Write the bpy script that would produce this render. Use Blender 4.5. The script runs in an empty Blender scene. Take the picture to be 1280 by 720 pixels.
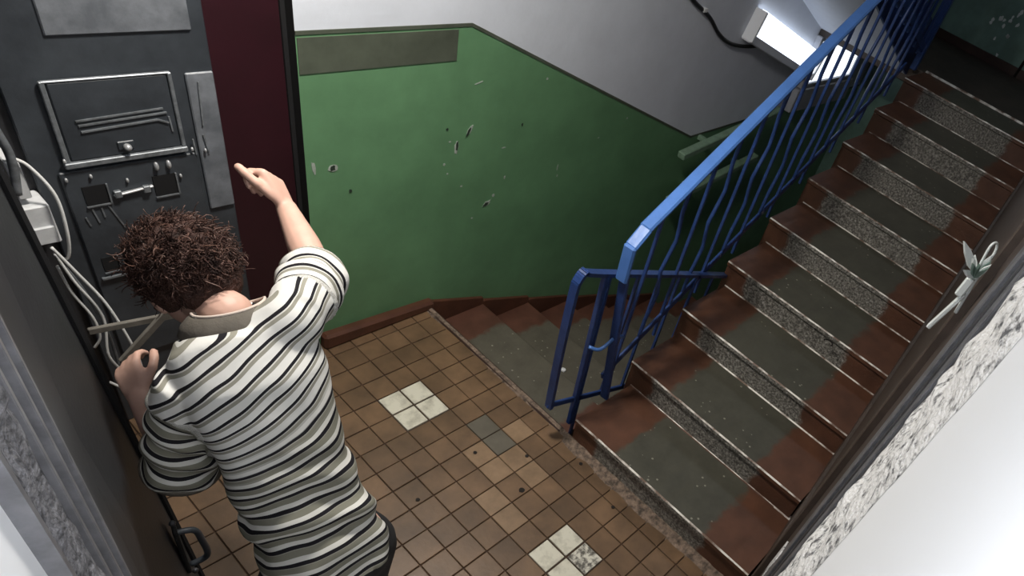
import bpy, bmesh, math, random
from mathutils import Vector, Matrix, noise

random.seed(7)
SC = bpy.context.scene
COL = SC.collection

# ------------------------------------------------------------------ camera
cam_d = bpy.data.cameras.new('camera')
cam = bpy.data.objects.new('camera', cam_d)
COL.objects.link(cam)
RIGHT = Vector((0.60985355, -0.73659758, 0.29240835))
DOWN = Vector((-0.39793513, -0.60369155, -0.69079964))
FWD = Vector((0.68536580, 0.30492706, -0.66128149))
cam.matrix_world = Matrix((
    (RIGHT.x, -DOWN.x, -FWD.x, -1.1137),
    (RIGHT.y, -DOWN.y, -FWD.y, -0.7524),
    (RIGHT.z, -DOWN.z, -FWD.z, 2.2954),
    (0, 0, 0, 1)))
cam_d.sensor_width = 36.0
cam_d.lens = 828.8 * 36.0 / 1280.0
cam_d.shift_x = -199.13 / 1280.0
cam_d.shift_y = 105.2 / 1280.0
cam_d.clip_start = 0.01
SC.camera = cam

# ------------------------------------------------------------------ world, lights, exposure
w = bpy.data.worlds.new('world')
SC.world = w
w.use_nodes = True
w.node_tree.nodes['Background'].inputs[0].default_value = (0.62, 0.70, 0.85, 1)
w.node_tree.nodes['Background'].inputs[1].default_value = 0.02


def area(name, loc, target, size, power, color, size_y=None):
    l = bpy.data.lights.new(name, 'AREA')
    l.shape = 'RECTANGLE' if size_y else 'DISK'
    l.size = size
    if size_y:
        l.size_y = size_y
    l.energy = power
    l.color = color
    o = bpy.data.objects.new(name, l)
    COL.objects.link(o)
    o.location = loc
    o.rotation_euler = (Vector(target) - Vector(loc)).to_track_quat('-Z', 'Y').to_euler()
    return o


area('landing_ceiling_light', (-0.12, 0.68, 2.66), (-0.10, 0.80, 0.0), 0.25, 47.0, (1.0, 0.95, 0.87))
cl_ = bpy.data.lights.new('near_wall_fill', 'POINT')        # unseen point light added by the camera to blow out the near walls
cl_.energy = 7.5
cl_.shadow_soft_size = 0.02
cl_.color = (0.93, 0.96, 1.0)
clo = bpy.data.objects.new('near_wall_fill', cl_)
COL.objects.link(clo)
clo.location = (-1.075, -0.735, 2.335)
area('upper_flight_light', (3.1, -0.1, 3.3), (2.2, 0.2, 0.4), 0.5, 5.0, (0.86, 0.93, 1.0))

SC.view_settings.view_transform = 'Standard'
SC.view_settings.look = 'None'
SC.view_settings.gamma = 1.0
SC.view_settings.use_curve_mapping = False
SC.view_settings.exposure = 0.0


# ------------------------------------------------------------------ materials
def new_mat(name):
    m = bpy.data.materials.new(name)
    m.use_nodes = True
    nt = m.node_tree
    return m, nt, nt.nodes, nt.links, nt.nodes['Principled BSDF']


def mat(name, color, rough=0.6, metal=0.0, var=0.0, var_scale=8.0, dark=None, bump=0.0, bump_scale=60.0,
        rand=0.0, spec=0.5, emit=None, emit_s=0.0, detail=6.0, lo=0.35, hi=0.7):
    m, nt, N, L, p = new_mat(name)
    p.inputs['Roughness'].default_value = rough
    p.inputs['Metallic'].default_value = metal
    p.inputs['Specular IOR Level'].default_value = spec
    base = (*color, 1)
    p.inputs['Base Color'].default_value = base
    tc = N.new('ShaderNodeTexCoord')
    geo = N.new('ShaderNodeNewGeometry')
    src = geo.outputs['Position']
    out = None
    if var > 0 or dark:
        nz = N.new('ShaderNodeTexNoise')
        nz.inputs['Scale'].default_value = var_scale
        nz.inputs['Detail'].default_value = detail
        nz.inputs['Roughness'].default_value = 0.65
        L.new(src, nz.inputs['Vector'])
        cr = N.new('ShaderNodeValToRGB')
        cr.color_ramp.elements[0].position = lo
        cr.color_ramp.elements[1].position = hi
        d = dark if dark else tuple(c * (1 - var) for c in color)
        cr.color_ramp.elements[0].color = (*d, 1)
        cr.color_ramp.elements[1].color = base
        L.new(nz.outputs['Fac'], cr.inputs['Fac'])
        out = cr.outputs['Color']
    if rand > 0:
        oi = N.new('ShaderNodeObjectInfo')
        mr = N.new('ShaderNodeMapRange')
        mr.inputs['To Min'].default_value = 1 - rand
        mr.inputs['To Max'].default_value = 1 + rand
        L.new(oi.outputs['Random'], mr.inputs['Value'])
        hs = N.new('ShaderNodeHueSaturation')
        L.new(mr.outputs['Result'], hs.inputs['Value'])
        if out:
            L.new(out, hs.inputs['Color'])
        else:
            hs.inputs['Color'].default_value = base
        out = hs.outputs['Color']
    if out:
        L.new(out, p.inputs['Base Color'])
    if bump > 0:
        nb = N.new('ShaderNodeTexNoise')
        nb.inputs['Scale'].default_value = bump_scale
        nb.inputs['Detail'].default_value = 8.0
        L.new(src, nb.inputs['Vector'])
        bp = N.new('ShaderNodeBump')
        bp.inputs['Strength'].default_value = bump
        bp.inputs['Distance'].default_value = 0.01
        L.new(nb.outputs['Fac'], bp.inputs['Height'])
        L.new(bp.outputs['Normal'], p.inputs['Normal'])
    if emit:
        p.inputs['Emission Color'].default_value = (*emit, 1)
        p.inputs['Emission Strength'].default_value = emit_s
    return m


def step_mat(name, lm, rm, width, riser=False, centre=(0.085, 0.081, 0.060), brown=(0.125, 0.052, 0.028)):
    """painted stair: bare grey middle with brown painted margins at both ends (object y runs 0 .. -width)"""
    m, nt, N, L, p = new_mat(name)
    p.inputs['Roughness'].default_value = 0.48
    tc = N.new('ShaderNodeTexCoord')
    sep = N.new('ShaderNodeSeparateXYZ')
    L.new(tc.outputs['Object'], sep.inputs[0])
    geo = N.new('ShaderNodeNewGeometry')
    n1 = N.new('ShaderNodeTexNoise')
    n1.inputs['Scale'].default_value = 14
    n1.inputs['Detail'].default_value = 5
    L.new(geo.outputs['Position'], n1.inputs['Vector'])
    w1 = N.new('ShaderNodeMath'); w1.operation = 'MULTIPLY_ADD'
    L.new(n1.outputs['Fac'], w1.inputs[0])
    w1.inputs[1].default_value = 0.09
    w1.inputs[2].default_value = -0.045
    yy = N.new('ShaderNodeMath'); yy.operation = 'ADD'
    L.new(sep.outputs['Y'], yy.inputs[0]); L.new(w1.outputs[0], yy.inputs[1])
    # distance of y from the middle of the bare part
    mid = -(lm + (width - rm)) / 2
    half = (width - rm - lm) / 2
    sb = N.new('ShaderNodeMath'); sb.operation = 'SUBTRACT'
    L.new(yy.outputs[0], sb.inputs[0]); sb.inputs[1].default_value = mid
    ab = N.new('ShaderNodeMath'); ab.operation = 'ABSOLUTE'
    L.new(sb.outputs[0], ab.inputs[0])
    mr = N.new('ShaderNodeMapRange')
    mr.inputs['From Min'].default_value = half - 0.012
    mr.inputs['From Max'].default_value = half + 0.012
    L.new(ab.outputs[0], mr.inputs['Value'])
    # bare concrete
    nz = N.new('ShaderNodeTexNoise')
    nz.inputs['Scale'].default_value = 95 if riser else 9
    nz.inputs['Detail'].default_value = 8
    nz.inputs['Roughness'].default_value = 0.7
    L.new(geo.outputs['Position'], nz.inputs['Vector'])
    cr = N.new('ShaderNodeValToRGB')
    e = cr.color_ramp.elements
    if riser:
        e[0].position, e[1].position = 0.36, 0.66
        e[0].color = (0.03, 0.026, 0.022, 1)
        e[1].color = (0.42, 0.40, 0.36, 1)
        n = e.new(0.5); n.color = (0.15, 0.14, 0.122, 1)
    else:
        e[0].position, e[1].position = 0.3, 0.75
        e[0].color = tuple(c * 0.62 for c in centre) + (1,)
        e[1].color = (*centre, 1)
    L.new(nz.outputs['Fac'], cr.inputs['Fac'])
    bare = cr.outputs['Color']
    # crumbs and pale specks
    vo = N.new('ShaderNodeTexVoronoi')
    vo.inputs['Scale'].default_value = 26
    L.new(geo.outputs['Position'], vo.inputs['Vector'])
    sp = N.new('ShaderNodeMath'); sp.operation = 'LESS_THAN'
    L.new(vo.outputs['Distance'], sp.inputs[0]); sp.inputs[1].default_value = 0.13
    ng = N.new('ShaderNodeTexNoise')
    ng.inputs['Scale'].default_value = 5
    L.new(geo.outputs['Position'], ng.inputs['Vector'])
    gt = N.new('ShaderNodeMath'); gt.operation = 'GREATER_THAN'
    L.new(ng.outputs['Fac'], gt.inputs[0]); gt.inputs[1].default_value = 0.49
    ml = N.new('ShaderNodeMath'); ml.operation = 'MULTIPLY'
    L.new(sp.outputs[0], ml.inputs[0]); L.new(gt.outputs[0], ml.inputs[1])
    mx0 = N.new('ShaderNodeMixRGB')
    L.new(ml.outputs[0], mx0.inputs['Fac']); L.new(bare, mx0.inputs['Color1'])
    mx0.inputs['Color2'].default_value = (0.26, 0.25, 0.20, 1)
    # brown paint
    nb = N.new('ShaderNodeTexNoise')
    nb.inputs['Scale'].default_value = 11
    nb.inputs['Detail'].default_value = 6
    L.new(geo.outputs['Position'], nb.inputs['Vector'])
    cb = N.new('ShaderNodeValToRGB')
    cb.color_ramp.elements[0].position = 0.3
    cb.color_ramp.elements[1].position = 0.72
    cb.color_ramp.elements[0].color = tuple(c * 0.6 for c in brown) + (1,)
    cb.color_ramp.elements[1].color = (*brown, 1)
    L.new(nb.outputs['Fac'], cb.inputs['Fac'])
    mx = N.new('ShaderNodeMixRGB')
    L.new(mr.outputs['Result'], mx.inputs['Fac'])
    L.new(mx0.outputs['Color'], mx.inputs['Color1'])
    L.new(cb.outputs['Color'], mx.inputs['Color2'])
    L.new(mx.outputs['Color'], p.inputs['Base Color'])
    bp = N.new('ShaderNodeBump')
    bp.inputs['Strength'].default_value = 0.5 if riser else 0.2
    bp.inputs['Distance'].default_value = 0.006
    L.new(nz.outputs['Fac'], bp.inputs['Height'])
    L.new(bp.outputs['Normal'], p.inputs['Normal'])
    return m


def edge_mat(name):
    m, nt, N, L, p = new_mat(name)
    p.inputs['Roughness'].default_value = 0.6
    geo = N.new('ShaderNodeNewGeometry')
    nz = N.new('ShaderNodeTexNoise')
    nz.inputs['Scale'].default_value = 16
    nz.inputs['Detail'].default_value = 8
    L.new(geo.outputs['Position'], nz.inputs['Vector'])
    cr = N.new('ShaderNodeValToRGB')
    cr.color_ramp.elements[0].position = 0.40
    cr.color_ramp.elements[1].position = 0.60
    cr.color_ramp.elements[0].color = (0.17, 0.11, 0.08, 1)
    cr.color_ramp.elements[1].color = (0.88, 0.84, 0.76, 1)
    L.new(nz.outputs['Fac'], cr.inputs['Fac'])
    L.new(cr.outputs['Color'], p.inputs['Base Color'])
    return m


def shirt_mat(name):
    m, nt, N, L, p = new_mat(name)
    p.inputs['Roughness'].default_value = 0.85
    p.inputs['Specular IOR Level'].default_value = 0.15
    at = N.new('ShaderNodeAttribute')
    at.attribute_name = 'stripe'
    dv = N.new('ShaderNodeMath'); dv.operation = 'MULTIPLY'
    L.new(at.outputs['Fac'], dv.inputs[0]); dv.inputs[1].default_value = 1 / 0.031
    fr = N.new('ShaderNodeMath'); fr.operation = 'FRACT'
    L.new(dv.outputs[0], fr.inputs[0])
    cr = N.new('ShaderNodeValToRGB')
    cr.color_ramp.interpolation = 'CONSTANT'
    e = cr.color_ramp.elements
    e[0].position = 0.0; e[0].color = (0.014, 0.013, 0.016, 1)
    e[1].position = 0.20; e[1].color = (0.68, 0.67, 0.64, 1)
    n = e.new(0.70); n.color = (0.27, 0.26, 0.215, 1)
    n = e.new(0.92); n.color = (0.60, 0.59, 0.55, 1)
    L.new(fr.outputs[0], cr.inputs['Fac'])
    c2 = N.new('ShaderNodeValToRGB')      # lower body and left sleeve: black and olive stripes, darkened to put shade in
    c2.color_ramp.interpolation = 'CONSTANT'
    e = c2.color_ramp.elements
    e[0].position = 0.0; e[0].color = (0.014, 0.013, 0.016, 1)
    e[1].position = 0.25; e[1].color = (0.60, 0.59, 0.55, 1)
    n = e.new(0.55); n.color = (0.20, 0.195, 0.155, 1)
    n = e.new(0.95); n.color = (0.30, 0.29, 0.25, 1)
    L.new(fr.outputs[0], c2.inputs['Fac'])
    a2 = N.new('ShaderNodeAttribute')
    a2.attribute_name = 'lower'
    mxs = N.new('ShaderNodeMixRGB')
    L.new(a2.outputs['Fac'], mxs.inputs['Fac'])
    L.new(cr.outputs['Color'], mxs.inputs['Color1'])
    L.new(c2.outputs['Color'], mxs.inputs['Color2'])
    L.new(mxs.outputs['Color'], p.inputs['Base Color'])
    geo = N.new('ShaderNodeNewGeometry')
    nb = N.new('ShaderNodeTexNoise'); nb.inputs['Scale'].default_value = 45
    L.new(geo.outputs['Position'], nb.inputs['Vector'])
    bp = N.new('ShaderNodeBump'); bp.inputs['Strength'].default_value = 0.15
    bp.inputs['Distance'].default_value = 0.01
    L.new(nb.outputs['Fac'], bp.inputs['Height'])
    L.new(bp.outputs['Normal'], p.inputs['Normal'])
    return m


M = {}
M['green'] = mat('green_wall_paint', (0.150, 0.315, 0.160), 0.33, var=0.25, var_scale=3.0, bump=0.06, bump_scale=25)
M['green_far'] = mat('dull_green_wall_paint', (0.19, 0.32, 0.27), 0.45, var=0.4, var_scale=4.0, bump=0.1, bump_scale=40)
M['white'] = mat('whitewash', (0.68, 0.715, 0.78), 0.8, var=0.12, var_scale=3.0, bump=0.1, bump_scale=30)
M['olive'] = mat('olive_border_paint', (0.10, 0.115, 0.085), 0.5, var=0.4, var_scale=6)
M['plaster'] = mat('near_white_plaster', (0.80, 0.81, 0.83), 0.85, bump=0.05, bump_scale=30)
M['rough'] = mat('chipped_plaster', (0.78, 0.77, 0.76), 0.9, dark=(0.10, 0.10, 0.105), var=1, var_scale=55, bump=0.8, bump_scale=120, lo=0.36, hi=0.5)
M['rough_grey'] = mat('grey_roughcast', (0.24, 0.24, 0.26), 0.85, dark=(0.045, 0.045, 0.052), var=1, var_scale=90, bump=0.9, bump_scale=150)
M['grout'] = mat('dirty_grout', (0.075, 0.040, 0.022), 0.8, dark=(0.03, 0.017, 0.010), var=1, var_scale=9, bump=0.3, bump_scale=120)
M['tile'] = mat('brown_floor_tile', (0.190, 0.112, 0.060), 0.42, dark=(0.078, 0.048, 0.027), var=1, var_scale=4.2, rand=0.17, bump=0.06, bump_scale=60, lo=0.30, hi=0.68)
M['tile_pale'] = mat('pale_brown_floor_tile', (0.30, 0.195, 0.115), 0.42, dark=(0.18, 0.115, 0.066), var=1, var_scale=9, rand=0.08)
M['tile_grey'] = mat('grey_floor_tile', (0.135, 0.118, 0.09), 0.45, var=0.3, var_scale=10)
M['tile_white'] = mat('white_floor_tile', (0.66, 0.63, 0.52), 0.38, dark=(0.38, 0.355, 0.285), var=1, var_scale=16, lo=0.3, hi=0.55)
M['tile_stained'] = mat('stained_white_floor_tile', (0.66, 0.63, 0.54), 0.4, dark=(0.11, 0.10, 0.085), var=1, var_scale=38, lo=0.42, hi=0.58)
M['hole'] = mat('dark_hole', (0.012, 0.009, 0.007), 0.9)
M['mortar'] = mat('crumbled_mortar', (0.30, 0.215, 0.16), 0.9, dark=(0.06, 0.045, 0.035), var=1, var_scale=40, bump=0.8, bump_scale=90)
M['brown'] = mat('brown_floor_paint', (0.118, 0.046, 0.026), 0.45, var=0.45, var_scale=7, bump=0.1, bump_scale=60)
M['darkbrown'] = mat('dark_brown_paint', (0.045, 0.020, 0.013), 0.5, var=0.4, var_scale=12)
M['landing_top'] = mat('worn_landing_paint', (0.075, 0.056, 0.045), 0.5, dark=(0.035, 0.025, 0.021), var=1, var_scale=5, bump=0.15, bump_scale=60)
M['edge'] = edge_mat('worn_step_edge')
M['blue'] = mat('blue_railing_paint', (0.026, 0.062, 0.21), 0.34, var=0.35, var_scale=14, bump=0.1, bump_scale=60)
M['blue_rail'] = mat('bright_blue_handrail', (0.085, 0.21, 0.56), 0.32, var=0.18, var_scale=10, bump=0.05, bump_scale=60)
M['chip_pale'] = mat('bare_plaster_chip', (0.45, 0.50, 0.44), 0.9, var=0.3, var_scale=60)
M['chip_dark'] = mat('deep_plaster_chip', (0.020, 0.035, 0.022), 0.95)
M['cabinet'] = mat('dark_grey_metal_paint', (0.058, 0.067, 0.078), 0.42, dark=(0.030, 0.035, 0.042), var=1, var_scale=5, bump=0.12, bump_scale=35)
M['cabinet_pale'] = mat('rubbed_grey_metal_paint', (0.23, 0.245, 0.27), 0.4, dark=(0.11, 0.12, 0.135), var=1, var_scale=9, bump=0.12, bump_scale=45)
M['cab_line'] = mat('bare_metal_edge', (0.26, 0.28, 0.30), 0.4, metal=0.3, var=0.5, var_scale=40)
M['steel'] = mat('scratched_steel', (0.62, 0.63, 0.64), 0.35, metal=0.4, var=0.4, var_scale=50)
M['black'] = mat('unlit_black_interior', (0.004, 0.004, 0.005), 0.9)
M['maroon'] = mat('maroon_door_paint', (0.030, 0.004, 0.009), 0.5, var=0.3, var_scale=5)
M['leaf'] = mat('charcoal_door_skin', (0.034, 0.035, 0.039), 0.5, var=0.35, var_scale=4, bump=0.08, bump_scale=70)
M['frame'] = mat('grey_door_frame_metal', (0.080, 0.079, 0.085), 0.4, metal=0.2, var=0.4, var_scale=14, bump=0.1, bump_scale=60)
M['frame_pale'] = mat('bare_frame_ridge', (0.26, 0.26, 0.28), 0.35, metal=0.4, var=0.4, var_scale=30)
M['frame_brown'] = mat('brown_door_frame_paint', (0.085, 0.062, 0.05), 0.5, var=0.4, var_scale=14)
M['cable_white'] = mat('white_cable_sheath', (0.74, 0.74, 0.72), 0.5)
M['cable_black'] = mat('black_cable_sheath', (0.012, 0.012, 0.014), 0.5)
M['plastic'] = mat('white_plastic', (0.74, 0.75, 0.76), 0.45, var=0.2, var_scale=30)
M['lamp_shell'] = mat('white_lamp_housing', (0.82, 0.84, 0.88), 0.4)
M['lamp_glow'] = mat('lamp_diffuser_glow', (0.9, 0.92, 0.95), 0.4, emit=(0.84, 0.90, 1.0), emit_s=1.7)
M['pane'] = mat('bright_window_pane', (0.8, 0.85, 0.9), 0.2, emit=(0.85, 0.92, 1.0), emit_s=1.5)
M['sill'] = mat('pale_grey_sill_paint', (0.45, 0.47, 0.52), 0.6, var=0.2, var_scale=14)
M['pipe_green'] = mat('green_bar_paint', (0.22, 0.34, 0.24), 0.4, var=0.3, var_scale=20)
M['skin'] = mat('skin', (0.60, 0.37, 0.29), 0.55, var=0.12, var_scale=20)
M['lip'] = mat('lip', (0.42, 0.17, 0.15), 0.5)
M['eye'] = mat('eye', (0.55, 0.52, 0.5), 0.2)
M['hair'] = mat('brown_hair', (0.075, 0.034, 0.025), 0.6, dark=(0.020, 0.010, 0.008), var=1, var_scale=40, spec=0.25, bump=0.8, bump_scale=160)
M['hair_light'] = mat('lighter_brown_hair', (0.14, 0.070, 0.050), 0.55, dark=(0.06, 0.028, 0.02), var=1, var_scale=20)  # lighter brown for part of the loose curls
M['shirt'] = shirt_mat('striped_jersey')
M['collar'] = mat('taupe_collar_knit', (0.115, 0.10, 0.082), 0.85, var=0.2, var_scale=40, bump=0.15, bump_scale=200)
M['piping'] = mat('pale_collar_edge', (0.55, 0.46, 0.40), 0.8)
M['trousers'] = mat('black_trousers', (0.012, 0.012, 0.014), 0.8, var=0.3, var_scale=20)
M['shoe'] = mat('dark_shoe', (0.02, 0.018, 0.018), 0.6)
M['leafwhite'] = mat('silvery_plastic_petal', (0.72, 0.76, 0.74), 0.4)
M['leafgreen'] = mat('faded_green_leaf', (0.16, 0.24, 0.20), 0.5)
M['wood'] = mat('grey_wooden_lath', (0.24, 0.22, 0.19), 0.7, var=0.4, var_scale=25)


# ------------------------------------------------------------------ mesh helpers
class B:
    def __init__(s):
        s.v, s.f, s.mi = [], [], []
        s.cur = 0

    def add(s, verts, faces, mi=None):
        o = len(s.v)
        s.v += [Vector(a) for a in verts]
        s.f += [[i + o for i in fc] for fc in faces]
        s.mi += [s.cur if mi is None else mi] * len(faces)
        return s

    def box(s, lo, hi, mi=None):
        x0, y0, z0 = lo
        x1, y1, z1 = hi
        return s.add([(x0, y0, z0), (x1, y0, z0), (x1, y1, z0), (x0, y1, z0), (x0, y0, z1), (x1, y0, z1), (x1, y1, z1), (x0, y1, z1)],
                     [(3, 2, 1, 0), (4, 5, 6, 7), (0, 1, 5, 4), (1, 2, 6, 5), (2, 3, 7, 6), (3, 0, 4, 7)], mi)

    def obox(s, c, ax, ay, az, mi=None):
        """oriented box: centre and three half-axis vectors"""
        c, ax, ay, az = Vector(c), Vector(ax), Vector(ay), Vector(az)
        vs = [c + i * ax + j * ay + k * az for k in (-1, 1) for (i, j) in ((-1, -1), (1, -1), (1, 1), (-1, 1))]
        return s.add(vs, [(3, 2, 1, 0), (4, 5, 6, 7), (0, 1, 5, 4), (1, 2, 6, 5), (2, 3, 7, 6), (3, 0, 4, 7)], mi)

    def bar(s, a, b, wdt, thk, side=(0, 1, 0), mi=None):
        """rectangular bar from a to b; wdt along side, thk across"""
        a, b, side = Vector(a), Vector(b), Vector(side)
        d = (b - a)
        u = d.normalized()
        sd = (side - u * side.dot(u)).normalized()
        n = u.cross(sd)
        return s.obox((a + b) / 2, d / 2, sd * wdt / 2, n * thk / 2, mi)

    def tube(s, pts, r, n=8, mi=None, caps=True, taper=None):
        pts = [Vector(p) for p in pts]
        rings = []
        up = Vector((0, 0, 1))
        prev = None
        for i, p in enumerate(pts):
            t = (pts[min(i + 1, len(pts) - 1)] - pts[max(i - 1, 0)]).normalized()
            if prev is None:
                a = up if abs(t.dot(up)) < 0.9 else Vector((1, 0, 0))
                e1 = t.cross(a).normalized()
            else:
                e1 = (prev - t * prev.dot(t)).normalized()
            prev = e1
            e2 = t.cross(e1)
            rr = (r[i] if isinstance(r, (list, tuple)) else r)
            rings.append([p + e1 * rr * math.cos(2 * math.pi * k / n) + e2 * rr * math.sin(2 * math.pi * k / n) for k in range(n)])
        vs = [q for ring in rings for q in ring]
        fs = []
        for i in range(len(pts) - 1):
            for k in range(n):
                fs.append((i * n + k, i * n + (k + 1) % n, (i + 1) * n + (k + 1) % n, (i + 1) * n + k))
        if caps:
            fs.append(tuple(range(n))[::-1])
            fs.append(tuple((len(pts) - 1) * n + k for k in range(n)))
        return s.add(vs, fs, mi)

    def prism(s, poly, d, mi=None):
        """closed polygon (3D points) extruded by vector d"""
        n = len(poly)
        d = Vector(d)
        vs = [Vector(p) for p in poly] + [Vector(p) + d for p in poly]
        fs = [tuple(range(n))[::-1], tuple(range(n, 2 * n))] + [(i, (i + 1) % n, n + (i + 1) % n, n + i) for i in range(n)]
        return s.add(vs, fs, mi)

    def ball(s, c, r, nu=12, nv=8, mi=None):
        c = Vector(c)
        rx, ry, rz = r if isinstance(r, (tuple, list)) else (r, r, r)
        vs = [c + Vector((0, 0, rz))]
        for j in range(1, nv):
            th = math.pi * j / nv
            for i in range(nu):
                ph = 2 * math.pi * i / nu
                vs.append(c + Vector((rx * math.sin(th) * math.cos(ph), ry * math.sin(th) * math.sin(ph), rz * math.cos(th))))
        vs.append(c - Vector((0, 0, rz)))
        fs = [(0, 1 + i, 1 + (i + 1) % nu) for i in range(nu)]
        for j in range(nv - 2):
            for i in range(nu):
                a = 1 + j * nu
                fs.append((a + i, a + nu + i, a + nu + (i + 1) % nu, a + (i + 1) % nu))
        a = 1 + (nv - 2) * nu
        fs += [(a + i, len(vs) - 1, a + (i + 1) % nu) for i in range(nu)]
        return s.add(vs, fs, mi)

    def build(s, name, mats, parent=None, bevel=0.0, smooth=False, origin=None):
        mats = mats if isinstance(mats, (list, tuple)) else [mats]
        if origin is None:
            if parent is not None:
                origin = Vector((0, 0, 0))
                q = parent
                while q is not None:
                    origin = origin + q.location
                    q = q.parent
                local = True
            else:
                xs = [v.x for v in s.v]; ys = [v.y for v in s.v]; zs = [v.z for v in s.v]
                origin = Vector(((min(xs) + max(xs)) / 2, (min(ys) + max(ys)) / 2, min(zs)))
        origin = Vector(origin)
        me = bpy.data.meshes.new(name)
        me.from_pydata([tuple(v - origin) for v in s.v], [], s.f)
        for m_ in mats:
            me.materials.append(M[m_] if isinstance(m_, str) else m_)
        for p_, i in zip(me.polygons, s.mi):
            p_.material_index = i
            p_.use_smooth = smooth
        bm = bmesh.new()
        bm.from_mesh(me)
        bmesh.ops.recalc_face_normals(bm, faces=bm.faces)
        if bevel > 0:
            es = [e for e in bm.edges if len(e.link_faces) == 2 and e.calc_face_angle(0) > 0.5]
            bmesh.ops.bevel(bm, geom=es, offset=bevel, segments=1, affect='EDGES', clamp_overlap=True)
        bm.to_mesh(me)
        bm.free()
        me.update()
        o = bpy.data.objects.new(name, me)
        COL.objects.link(o)
        if parent is not None:
            o.parent = parent
        else:
            o.location = origin
        return o


def thing(name, loc, label, cat, group=None):
    o = bpy.data.objects.new(name, None)
    o.empty_display_size = 0.05
    COL.objects.link(o)
    o.location = loc
    return tag(o, label, cat, group)


def tag(o, label, cat, group=None):
    o['label'] = label
    o['category'] = cat
    if group:
        o['group'] = group
    return o


def struct(o, label=None):
    o['kind'] = 'structure'
    if label:
        o['label'] = label
    return o


def place(o, parent, loc, name=None):
    """linked copy of a part mesh at another place"""
    c = o.copy()
    COL.objects.link(c)
    c.parent = parent
    c.location = loc
    return c


def smoothpath(pts, sub=6):
    """Catmull-Rom through points"""
    pts = [Vector(p) for p in pts]
    out = []
    for i in range(len(pts) - 1):
        p0, p1, p2, p3 = pts[max(i - 1, 0)], pts[i], pts[i + 1], pts[min(i + 2, len(pts) - 1)]
        for k in range(sub):
            t = k / sub
            out.append(0.5 * ((2 * p1) + (p2 - p0) * t + (2 * p0 - 5 * p1 + 4 * p2 - p3) * t * t + (3 * p1 - p0 - 3 * p2 + p3) * t ** 3))
    out.append(pts[-1])
    return out


# ------------------------------------------------------------------ dimensions
U = 0.105            # tile pitch
RISE, TREAD = 0.140, 0.3523
X0 = 0.529           # landing edge / first riser
YW = 1.351           # back wall
NST = 9
SKEW = 0.085         # the upper flight is not quite square to the landing
FW = 0.965           # flight width


def yl(x):           # well side edge of the upper flight
    return 0.302 + SKEW * (x - X0)


# ------------------------------------------------------------------ floor with tiles
b = B()
b.box((-1.45, -1.0, -0.20), (X0 - 0.001, YW + 0.02, -0.0065))
floor = struct(b.build('floor', 'grout', origin=(0, 0, 0)), 'landing floor of small square tiles in dirty grout')
tb = B().box((0.002, 0.002, -0.012), (U - 0.002, U - 0.002, 0.0))
tile0 = tb.build('floor_tile', 'tile', parent=floor, bevel=0.0018)
tile_w = B().box((0.0042, 0.0042, -0.012), (U - 0.0042, U - 0.0042, 0.0006)).build('floor_tile', 'tile', parent=floor, bevel=0.0012)
tiles_mesh = {}
for key in ('tile', 'tile_pale', 'tile_grey', 'tile_white', 'tile_stained'):
    me = (tile0 if key not in ('tile_white', 'tile_stained') else tile_w).data.copy()
    me.materials.clear()
    me.materials.append(M[key])
    tiles_mesh[key] = me
bpy.data.objects.remove(tile_w)
special = {(0, 7): 'tile_white', (1, 7): 'tile_white', (0, 8): 'tile_white', (1, 8): 'tile_white',
           (0, -1): 'tile_white', (1, -1): 'tile_white', (0, -2): 'tile_white', (1, -2): 'tile_stained',
           (2, 4): 'tile_grey', (2, 5): 'tile_grey', (3, 4): 'tile_pale', (2, 2): 'tile_pale', (0, 2): 'tile_pale', (0, 1): 'tile_pale',
           (1, 4): 'tile_pale', (1, 3): 'tile_pale', (2, 3): 'tile_pale'}
first = True
rt = random.Random(3)
for n in range(-8, 13):
    for i in range(-9, 5):
        x, y = i * U, n * U
        # under the near corner walls, out of sight
        if y < -0.86 + 0.1045 * (x + 1.2) - 0.02 or x < -1.10 or (x < -0.9 and y < 0.3):
            continue
        if n <= -3 and i <= -3:
            continue
        o = tile0 if first else place(tile0, floor, (0, 0, 0))
        first = False
        o.location = (x, y, rt.uniform(-0.0012, 0.0006))
        o.rotation_euler = (rt.uniform(-.008, .008), rt.uniform(-.008, .008), rt.uniform(-.006, .006))
        o.data = tiles_mesh[special.get((i, n), 'tile')]
# crumbled mortar band along the first riser and the landing edge
b = B()
NY = 120
rows = []
for k in range(NY + 1):
    y = -0.72 + (YW + 0.72) * k / NY
    near = y < 0.32
    ragged = noise.noise(Vector((y * 9, 0.3, 0))) * 0.022
    wdt = (0.060 if near else 0.028) + ragged * (1 if near else 0.4)
    hh = 0.010 + (noise.noise(Vector((y * 25, 4, 0))) * 0.008 if near else 0.001)
    rows.append([(X0 - wdt, y, -0.004), (X0 - wdt * 0.6, y, hh * 0.5 + 0.001), (X0 - 0.010, y, hh), (X0 + 0.001, y, hh)])
vs = [p for r_ in rows for p in r_]
fs = [(a * 4 + c, a * 4 + c + 1, a * 4 + c + 5, a * 4 + c + 4) for a in range(NY) for c in range(3)]
b.add(vs, fs)
b.build('mortar_band', 'mortar', parent=floor, smooth=True)
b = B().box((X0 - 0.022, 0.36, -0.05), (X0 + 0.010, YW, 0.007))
b.build('drop_shade_strip', 'darkbrown', parent=floor, bevel=0.003)  # dark strip painting in the shade of the drop past the landing edge
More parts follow.
